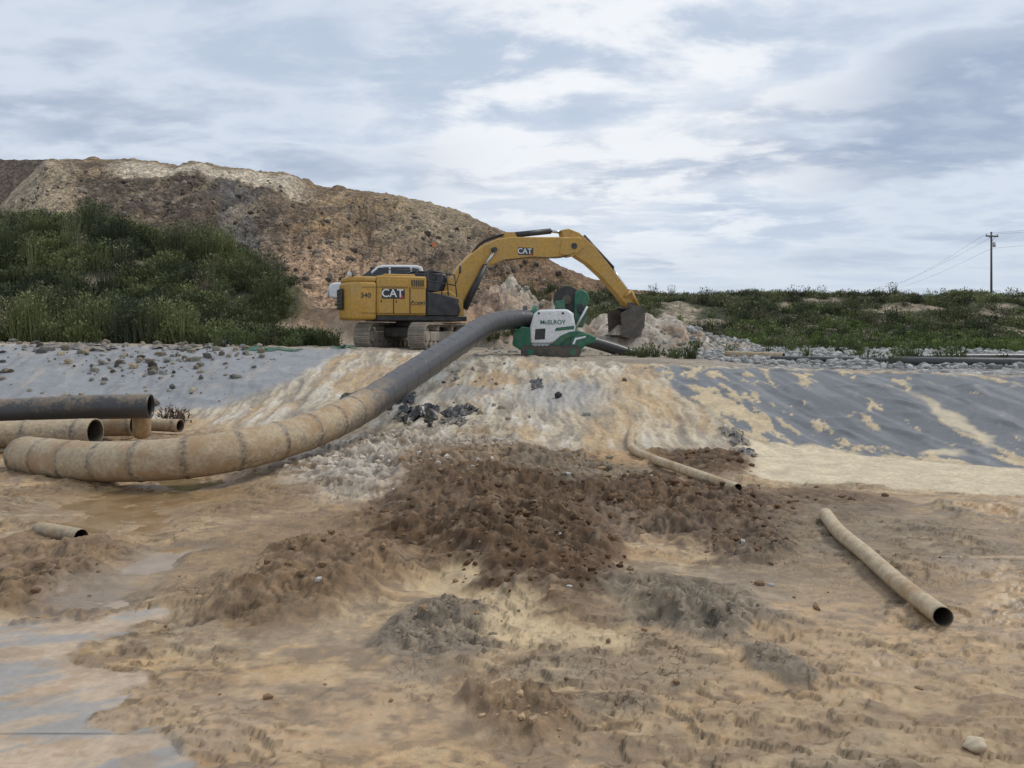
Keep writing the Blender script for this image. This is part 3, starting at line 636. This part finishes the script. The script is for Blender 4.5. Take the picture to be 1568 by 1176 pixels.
prism('boom_foot_bracket',[(.2,1.28),(1.9,1.28),(1.85,1.9),(1.3,2.3),(.5,2.2)],-.48,-.34,YL,EX,.03);prism('boom_foot_bracket_far',[(.2,1.28),(1.9,1.28),(1.85,1.9),(1.3,2.3),(.5,2.2)],.34,.41,YL,EX,.03)
for s_ in (-1,1):
    a=EL(702,470);b=EL(738,408);c=EL(752,386)
    rod('boom_cylinder_barrel',(a[0]+.15,s_*.42,a[1]-.1),(b[0],s_*.42,b[1]),.115,BK,EX);rod('boom_cylinder_rod',(b[0],s_*.42,b[1]),(c[0],s_*.42,c[1]),.06,CHR,EX)
c=EL(752,384);rod('boom_cylinder_pin',(c[0],-.52,c[1]),(c[0],.52,c[1]),.1,BK,EX)
stick=ELs([(857,353),(868,351),(884,357),(905,376),(928,404),(950,433),(969,462),(966,471),(957,470),(940,449),(918,424),(896,404),(880,394),(868,382),(860,366)])
prism('stick',stick,-.22,.22,YL,EX,.03)
p=EL(874,378);rod('stick_pin',(p[0],-.38,p[1]),(p[0],.38,p[1]),.13,BK,EX)
prism('boom_nose_plate',ELs([(856,366),(884,364),(890,380),(872,394),(852,390)]),-.345,.345,YL,EX,.03)
a=EL(778,363);b=EL(843,355);c=EL(862,356)
rod('stick_cylinder_barrel',(a[0],0,a[1]+.06),(b[0],0,b[1]+.03),.12,BK,EX);rod('stick_cylinder_rod',(b[0],0,b[1]+.03),(c[0],0,c[1]),.065,CHR,EX)
prism('cylinder_bracket',ELs([(768,368),(772,356),(786,356),(792,367)]),-.14,.14,YL,EX,.01)
a=EL(893,362);b=EL(938,411);c=EL(961,446)
rod('bucket_cylinder_barrel',(a[0],0,a[1]),(b[0],0,b[1]),.11,BK,EX);rod('bucket_cylinder_rod',(b[0],0,b[1]),(c[0],0,c[1]),.055,CHR,EX)
for s_ in (-.3,.3):
    d=EL(952,455);e=EL(972,468);rod('bucket_link',(d[0],s_,d[1]),(c[0],s_,c[1]),.07,YL,EX,10);rod('bucket_link_b',(c[0],s_,c[1]),(e[0],s_,e[1]),.07,YL,EX,10)
for k in range(3):
    hp=[EL(712,402+k*3),EL(735,372+k*2),EL(765,360+k),EL(785,361)]
    o=tube('hose_%d'%k,[(q_[0],-.1+k*.12,q_[1]) for q_ in hp],.028,BK,8);o.parent=EX
hp=[EL(770,402),EL(810,397),EL(850,398),EL(876,390)];o=tube('boom_line',[(q_[0],-.33,q_[1]+.06) for q_ in hp],.022,BK,8);o.parent=EX
bo=ELs([(958,470),(972,468),(977,482),(976,500),(970,512),(956,518),(942,515)]);bi=[(x-.08 if i>1 else x-.03,z+.05 if i>3 else z-.05) for i,(x,z) in enumerate(bo)]
bm=bmesh.new();wd=.62
A=[[bm.verts.new((x,s_,z)) for s_ in (-wd,wd)] for x,z in bo];Bv=[[bm.verts.new((x,s_,z)) for s_ in (-wd+.04,wd-.04)] for x,z in bi]
for i in range(len(bo)-1):
    bm.faces.new((A[i][0],A[i][1],A[i+1][1],A[i+1][0]));bm.faces.new((Bv[i][0],Bv[i+1][0],Bv[i+1][1],Bv[i][1]))
lip=len(bo)-1
tp=EL(940,480)
for s_ in (0,1):
    y_=(-wd,wd)[s_];t_=bm.verts.new((tp[0],y_,tp[1]))
    for i in range(lip): bm.faces.new((A[i][s_],A[i+1][s_],t_))
bm.faces.new((A[lip][0],A[lip][1],Bv[lip][1],Bv[lip][0]));bm.faces.new((A[0][0],A[0][1],Bv[0][1],Bv[0][0]))
bm_obj('bucket',bm,DK,EX)
for i in range(5):
    yy=-.52+i*.26;x,z=bo[lip];prism('tooth_%d'%i,[(x+.1,z-.04),(x+.1,z+.06),(x-.22,z+.06)],yy-.05,yy+.05,DK,EX,.01)
box('bucket_ear',(bo[0][0]-.05,-.3,bo[0][1]-.1),(bo[1][0]+.05,.3,bo[1][1]+.12),DK,EX,.03)
def text(s,size,loc,rot,mat,parent,nm,ex=.004):
    cu=bpy.data.curves.new(nm,'FONT');cu.body=s;cu.size=size;cu.extrude=ex;cu.offset=.012*size;cu.align_x='CENTER';cu.align_y='CENTER';cu.materials.append(mat)
    o=bpy.data.objects.new(nm,cu);sc.collection.objects.link(o);o.location=loc;o.rotation_euler=rot;o.parent=parent;return o
box('logo_back',(-1.56,-1.432,1.90),(-.70,-1.4255,2.27),BK,EX,.0)
text('CAT',.42,(-1.16,-1.437,2.09),(math.pi/2,0,0),WT,EX,'logo_side',.006)
prism('logo_triangle',[(-.92,1.93),(-.72,1.93),(-.82,2.08)],-1.438,-1.434,RD,EX,0)
text('CO097',.19,(-.19,-1.43,1.73),(math.pi/2,0,0),BK,EX,'unit_number')
t_=text('340',.26,(-2.15,-1.425,2.0),(math.pi/2,0,0),BK,EX,'model_number')
a=EL(804,385,-.3);box('logo_boom_back',(a[0]-.30,-.306,a[1]-.15),(a[0]+.36,-.302,a[1]+.16),BK,EX,0);text('CAT',.32,(a[0]-.02,-.312,a[1]),(math.pi/2,0,0),WT,EX,'logo_boom')
prism('logo_boom_triangle',[(a[0]+.2,a[1]-.14),(a[0]+.34,a[1]-.14),(a[0]+.27,a[1])],-.311,-.307,RD,EX,0)
UC=bpy.data.objects.new('undercarriage',None);sc.collection.objects.link(UC);UC.parent=EX;UC.rotation_euler=(0,0,math.radians(52))
rod('swing_bearing',(0,0,.85),(0,0,1.09),.75,DK,UC,32);box('carbody',(-.9,-.9,.45),(.9,.9,.86),DK,UC,.06)
def track(yc,side):
    L=4.5;R=.46;zc=.50;half=L/2-R;per=2*(2*half)+2*math.pi*R;ns=50;bm=bmesh.new()
    for i in range(ns):
        s=i/ns*per
        if s<2*half: x=-half+s;z=zc+R;an=0
        elif s<2*half+math.pi*R: t=(s-2*half)/R;x=half+R*math.sin(t);z=zc+R*math.cos(t);an=t
        elif s<4*half+math.pi*R: x=half-(s-2*half-math.pi*R);z=zc-R;an=math.pi
        else: t=(s-4*half-math.pi*R)/R;x=-half-R*math.sin(t);z=zc-R*math.cos(t);an=math.pi+t
        M_=Matrix.Translation((x,yc,z))@Matrix.Rotation(an,4,'Y')
        r=bmesh.ops.create_cube(bm,size=1)
        for v in r['verts']: v.co=M_@Vector((v.co.x*per/ns*.9,v.co.y*.66,v.co.z*.04))
        for gx in (-.06,.02,.08):
            r=bmesh.ops.create_cube(bm,size=1)
            for v in r['verts']: v.co=M_@Vector((v.co.x*.018+gx*.8,v.co.y*.64,v.co.z*.05+.04))
        r=bmesh.ops.create_cube(bm,size=1)
        for v in r['verts']: v.co=M_@Vector((v.co.x*.12,v.co.y*.2,v.co.z*.09-.06))
    bm_obj('track_shoes_'+side,bm,TRK,UC)
    for k,xx in enumerate((-half,half)):
        rod('end_wheel_%s_%d'%(side,k),(xx,yc-.16,zc),(xx,yc+.16,zc),.37,TRK,UC,24);rod('hub_%s_%d'%(side,k),(xx,yc-.26,zc),(xx,yc+.26,zc),.2,TRK,UC,20)
    for k in range(8): xx=-half+.42+k*(2*half-.84)/7;rod('roller_%s_%d'%(side,k),(xx,yc-.22,.2),(xx,yc+.22,.2),.12,TRK,UC,14)
    box('track_frame_'+side,(-half+.3,yc-.24,.3),(half-.3,yc+.24,.68),TRK,UC,.05)
    for k in (-.7,.7): rod('carrier_%s_%d'%(side,k>0),(k,yc-.2,.8),(k,yc+.2,.8),.1,TRK,UC,12)
track(-1.12,'near');track(1.12,'far')
# ------------------------------------------------------------ pickup truck behind, nose to the left
PT=empty('white_pickup_truck',((600-CX)/FX*35.5,35.5,3.55),math.radians(6))
prism('body',[(-2.75,.45),(-2.8,.95),(-2.65,1.12),(-1.45,1.22),(2.9,1.22),(2.95,.5),(2.4,.42),(-2.3,.40)],-.98,.98,WT,PT,.08)
prism('cab',[(-1.40,1.22),(-.62,1.90),(-.35,1.97),(1.15,1.97),(1.42,1.90),(1.62,1.22)],-.86,.86,WT,PT,.07)
prism('windshield',[(-1.36,1.30),(-.70,1.87),(-.74,1.90),(-1.42,1.33)],-.74,.74,GL,PT,0)
for s_ in (-1,1):
    a,b=(-.885,-.865) if s_<0 else (.865,.885)
    prism('front_window',[(-1.16,1.28),(-.55,1.82),(-.10,1.86),(-.10,1.28)],a,b,GL,PT,0)
    prism('rear_window',[(0,1.28),(0,1.86),(.85,1.86),(1.0,1.28)],a,b,GL,PT,0)
    prism('quarter_window',[(1.08,1.28),(.95,1.84),(1.25,1.80),(1.42,1.28)],a,b,GL,PT,0)
    for k,xx in enumerate((-1.85,1.8)): rod('wheel_%d_%d'%(k,s_),(xx,s_*.72,.38),(xx,s_*1.0,.38),.38,BK,PT,28);rod('rim_%d_%d'%(k,s_),(xx,s_*.9,.38),(xx,s_*1.01,.38),.22,GY,PT,20)
    box('mirror_%d'%s_,(-1.05,s_*1.0,1.3),(-.9,s_*1.2,1.52),BK,PT,.03)
box('bed_cavity',(1.72,-.85,1.222),(2.85,.85,1.226),BK,PT,0);box('bumper',(-2.88,-.9,.5),(-2.78,.9,.75),GY,PT,.03);box('grille',(-2.82,-.6,.8),(-2.77,.6,1.02),BK,PT,.01)
# ------------------------------------------------------------ fusion machine
fz=1.57;FM=empty('pipe_fusion_machine',((845-CX)/FX*26,26,fz),math.radians(-4))
def M(px,py): return ((px-845)/44.7,(547-py)/44.7)
def MP(L): return [M(a,b) for a,b in L]
for s_,nm in ((-.62,'near'),(.62,'far')):
    hf=.82;R=.19
    pts=[(-hf+R*math.sin(-t),R+.02+R*math.cos(t)) for t in np.linspace(0,math.pi,8)]+[(hf+R*math.sin(t),R+.02-R*math.cos(t)) for t in np.linspace(0,math.pi,8)]
    pts=[(x-.02,z) for x,z in pts]
    prism('rubber_track_'+nm,pts,s_-.16,s_+.16,DK,FM,.02)
    for i in range(15):
        for zz_ in (.005,.385): box('lug_%s_%d_%d'%(nm,i,zz_>.2),(-.86+i*.12,s_-.17,zz_-.0),(-.80+i*.12,s_+.17,zz_+.04),DK,FM,.005)
    for k in range(5): rod('wheel_%s_%d'%(nm,k),(-.7+k*.35,s_-.18,.2),(-.7+k*.35,s_+.18,.2),.12,GN if k in(0,4) else DK,FM,16)
prism('lower_frame',MP([(786,528),(788,508),(800,500),(816,502),(884,506),(906,512),(910,522),(890,532),(840,535),(800,536)]),-.62,.62,GN,FM,.04)
prism('white_body',MP([(814,526),(813,500),(819,480),(828,475),(868,474),(877,480),(881,500),(879,512),(862,516),(846,526)]),-.68,.66,WT,FM,.07)
prism('green_swoosh',MP([(846,527),(858,514),(872,508),(881,507),(881,514),(866,518),(856,529)]),-.695,-.683,GN,FM,0)
prism('green_band',MP([(852,502),(879,499),(879,504),(850,507)]),-.692,-.683,GN,FM,0)
prism('white_skirt',MP([(816,527),(842,527),(838,531),(818,531)]),-.69,.5,WT,FM,.01)
prism('fender',MP([(872,532),(874,518),(884,511),(900,511),(911,516),(911,524),(898,526),(890,534)]),-.72,-.45,GN,FM,.03)
prism('fender_trim',MP([(876,526),(880,517),(896,514),(896,516.5),(882,520),(879,527)]),-.735,-.722,WT,FM,0)
prism('vent_panel',MP([(820,520),(821,504),(836,503),(835,519)]),-.70,-.683,BK,FM,.01)
prism('control_box',MP([(850,474),(850,462),(864,460),(866,474)]),-.5,.2,GN,FM,.03)
x,z=M(868,459);rod('facer_disc',(x,-.12,z),(x,.12,z),.43,BK,FM,36);rod('facer_hub',(x,-.2,z),(x,.2,z),.16,DK,FM,20)
rod('facer_rim',(x,-.05,z),(x,.05,z),.47,DK,FM,36)
prism('clamp_frame',MP([(878,500),(880,448),(888,443),(899,448),(903,460),(898,468),(897,488),(892,502)]),-.35,.35,GN,FM,.05)
prism('clamp_jaw',MP([(884,480),(884,466),(893,466),(893,480)]),-.5,-.352,BK,FM,.03)
for i,xo in enumerate((-.95,-.62)):
    bmn=bmesh.new();R0,R1=.345,.50;ring_=[]
    for t in np.linspace(0,2*math.pi,33)[:-1]:
        ring_.append([bmn.verts.new((xo+dx,.62+rr*math.cos(t),1.3+rr*math.sin(t))) for dx,rr in ((-.07,R0),(.07,R0),(.07,R1),(-.07,R1))])
    for k in range(32):
        a=ring_[k];b=ring_[(k+1)%32]
        for j in range(4): bmn.faces.new((a[j],a[(j+1)%4],b[(j+1)%4],b[j]))
    bmesh.ops.recalc_face_normals(bmn,faces=bmn.faces[:]);bm_obj('pipe_clamp_%d'%i,bmn,GN if i else BK,FM)
rail_=MP([(800,500),(800,480)])
rod('lift_post',(rail_[0][0],.2,rail_[0][1]),(rail_[1][0],.2,rail_[1][1]),.05,GN,FM)
rod('hydraulic_ram',(M(880,505)[0],-.5,M(880,505)[1]),(M(898,470)[0],-.45,M(898,470)[1]),.05,CHR,FM)
text('McELROY',.20,(M(847,494)[0],-.69,M(847,494)[1]),(math.pi/2,0,0),GN,FM,'body_lettering')
for k,(px0,py0) in enumerate([(826,478),(862,478)]): x,z=M(px0,py0);rod('headlamp_%d'%k,(x,-.7,z-.05),(x,-.68,z-.05),.04,BK,FM,12)
# ------------------------------------------------------------ utility pole
WD=paint('weathered_wood',(.12,.095,.075),.9,0,.3,(.2,.17,.14),3)
ux_,uy_=(1518-CX)/FX*110,110.;uz=zat(ux_,uy_);top=CAMZ+155/FX*110
UP=empty('utility_pole',(ux_,uy_,uz),math.radians(15));H_=top-uz
rod('post',(0,0,-.5),(0,0,H_),.17,WD,UP,14,.12);box('crossarm',(-1.1,-.18,H_-.75),(1.1,-.05,H_-.55),WD,UP,.01)
for k,xx in enumerate((-1.,0,1.)): rod('insulator_%d'%k,(xx,-.1,H_-.55),(xx,-.1,H_-.3),.06,GY,UP,8)
rod('brace_a',(-.6,-.15,H_-.7),(0,-.15,H_-1.3),.03,DK,UP,6);rod('brace_b',(.6,-.15,H_-.7),(0,-.15,H_-1.3),.03,DK,UP,6);rod('transformer',(.3,-.2,H_-2.2),(.3,-.2,H_-1.5),.2,GY,UP,14)
for k,(xx,zz_) in enumerate([(-1,H_-.3),(1,H_-.3),(0,H_-2.4)]):
    c_=math.cos(-math.radians(15));s_=math.sin(-math.radians(15))
    def loc(wx,wy,wz): dx,dy=wx-ux_,wy-uy_;return (dx*c_-dy*s_,dx*s_+dy*c_,wz-uz)
    e1=loc(150-xx*2,330,20);e2=loc(78+xx,62,top-.5-k*.5)
    for j,e in enumerate((e1,e2)):
        A_=np.array([xx,-.1,zz_]);B_=np.array(e);P_=[tuple(A_*(1-t)+B_*t-np.array([0,0,4*t*(1-t)*(2.5 if j==0 else .8)])) for t in np.linspace(0,1,7)]
        o=tube('wire_%d_%d'%(k,j),P_,.013,BK,6,step=4);o.parent=UP
# ------------------------------------------------------------ sky + light
w=bpy.data.worlds.new("World");sc.world=w;w.use_nodes=True;nt=w.node_tree;bg=nt.nodes['Background']
def wn(ty,**kw):
    nd=nt.nodes.new(ty)
    for k,v in kw.items():
        if k in nd.inputs.keys(): nd.inputs[k].default_value=v
        else: setattr(nd,k,v)
    return nd
def wm(op,a,b=None,c=None):
    nd=nt.nodes.new('ShaderNodeMath');nd.operation=op
    for i,v in enumerate((a,b,c)):
        if v is None: continue
        if isinstance(v,(int,float)): nd.inputs[i].default_value=v
        else: nt.links.new(v,nd.inputs[i])
    return nd.outputs[0]
def wmr(v,a,b,c,d,sm=True):
    nd=nt.nodes.new('ShaderNodeMapRange');nd.interpolation_type='SMOOTHSTEP' if sm else 'LINEAR';nt.links.new(v,nd.inputs[0])
    for i,x in enumerate((a,b,c,d)): nd.inputs[i+1].default_value=x
    return nd.outputs[0]
def wmix(f,a,b):
    nd=nt.nodes.new('ShaderNodeMix');nd.data_type='RGBA'
    for i,v in ((0,f),(6,a),(7,b)):
        if isinstance(v,(int,float)): nd.inputs[i].default_value=v
        elif isinstance(v,tuple): nd.inputs[i].default_value=v+(1,)
        else: nt.links.new(v,nd.inputs[i])
    return nd.outputs[2]
SAZ,SEL=math.radians(70),math.radians(52)
sky=wn('ShaderNodeTexSky');sky.sky_type='NISHITA';sky.sun_disc=False;sky.sun_elevation=SEL;sky.sun_rotation=SAZ
tc=wn('ShaderNodeTexCoord').outputs['Generated'];sp=wn('ShaderNodeSeparateXYZ');nt.links.new(tc,sp.inputs[0])
zc=wm('MAXIMUM',sp.outputs[2],0.0);den=wm('ADD',zc,.16)
cb=wn('ShaderNodeCombineXYZ');nt.links.new(wm('DIVIDE',sp.outputs[0],den),cb.inputs[0]);nt.links.new(wm('DIVIDE',sp.outputs[1],den),cb.inputs[1])
mp=wn('ShaderNodeMapping');nt.links.new(cb.outputs[0],mp.inputs[0]);mp.inputs['Rotation'].default_value=(0,0,.25);mp.inputs['Location'].default_value=(3.1,1.7,0);mp.inputs['Scale'].default_value=(.8,1.15,1)
def wno(s,d,r,dist=0.,off=None):
    n=wn('ShaderNodeTexNoise',Scale=s,Detail=float(d),Roughness=r,Distortion=dist);nt.links.new(mp.outputs[0],n.inputs['Vector']);return n.outputs[0]
nA=wno(1.0,7,.50,.2);nB=wno(2.8,8,.58,.2)
den_=wm('ADD',wm('MULTIPLY',nA,.60),wm('MULTIPLY',nB,.40))
k=10.
dark=(.345*k,.42*k,.56*k);mid=(.50*k,.585*k,.72*k);lite=(.67*k,.735*k,.83*k);brt=(.95*k,.965*k,.98*k)
c=wmix(wmr(den_,.38,.50,0,1),mid,lite);c=wmix(wmr(den_,.48,.60,0,1),c,dark)
c=wmix(wmr(nB,.48,.68,0,.4),c,lite)
gl=wn('ShaderNodeVectorMath',operation='DOT_PRODUCT');nt.links.new(tc,gl.inputs[0]);v=Vector((.13,1,.29)).normalized();gl.inputs[1].default_value=v
g=wmr(gl.outputs['Value'],.93,.999,0,1);g=wm('MULTIPLY',g,wmr(nB,.42,.58,.05,1.));c=wmix(wm('MULTIPLY',g,.85),c,brt)
c=wmix(wmr(sp.outputs[2],.0,.20,.75,0),c,(.60*k,.68*k,.79*k))
c=wmix(.93,sky.outputs[0],c)
nt.links.new(c,bg.inputs[0]);bg.inputs[1].default_value=.105
L=bpy.data.lights.new('sun','SUN');L.energy=1.5;L.angle=math.radians(12);L.color=(1,.94,.85)
lo=bpy.data.objects.new('sun',L);sc.collection.objects.link(lo)
sd=Vector((math.sin(SAZ)*math.cos(SEL),math.cos(SAZ)*math.cos(SEL),math.sin(SEL)));lo.rotation_euler=(sd).to_track_quat('Z','Y').to_euler()
# ------------------------------------------------------------ camera
cd=bpy.data.cameras.new('camera');cam=bpy.data.objects.new('camera',cd);sc.collection.objects.link(cam)
cam.location=(0,0,CAMZ);cam.rotation_euler=(math.pi/2,0,0);cd.sensor_width=36;cd.lens=36*FX/1568;cd.shift_y=-(588-HY)/1568
cd.clip_end=6000;cd.clip_start=.05;sc.camera=cam
sc.view_settings.view_transform='Standard';sc.view_settings.look='None';sc.view_settings.exposure=0
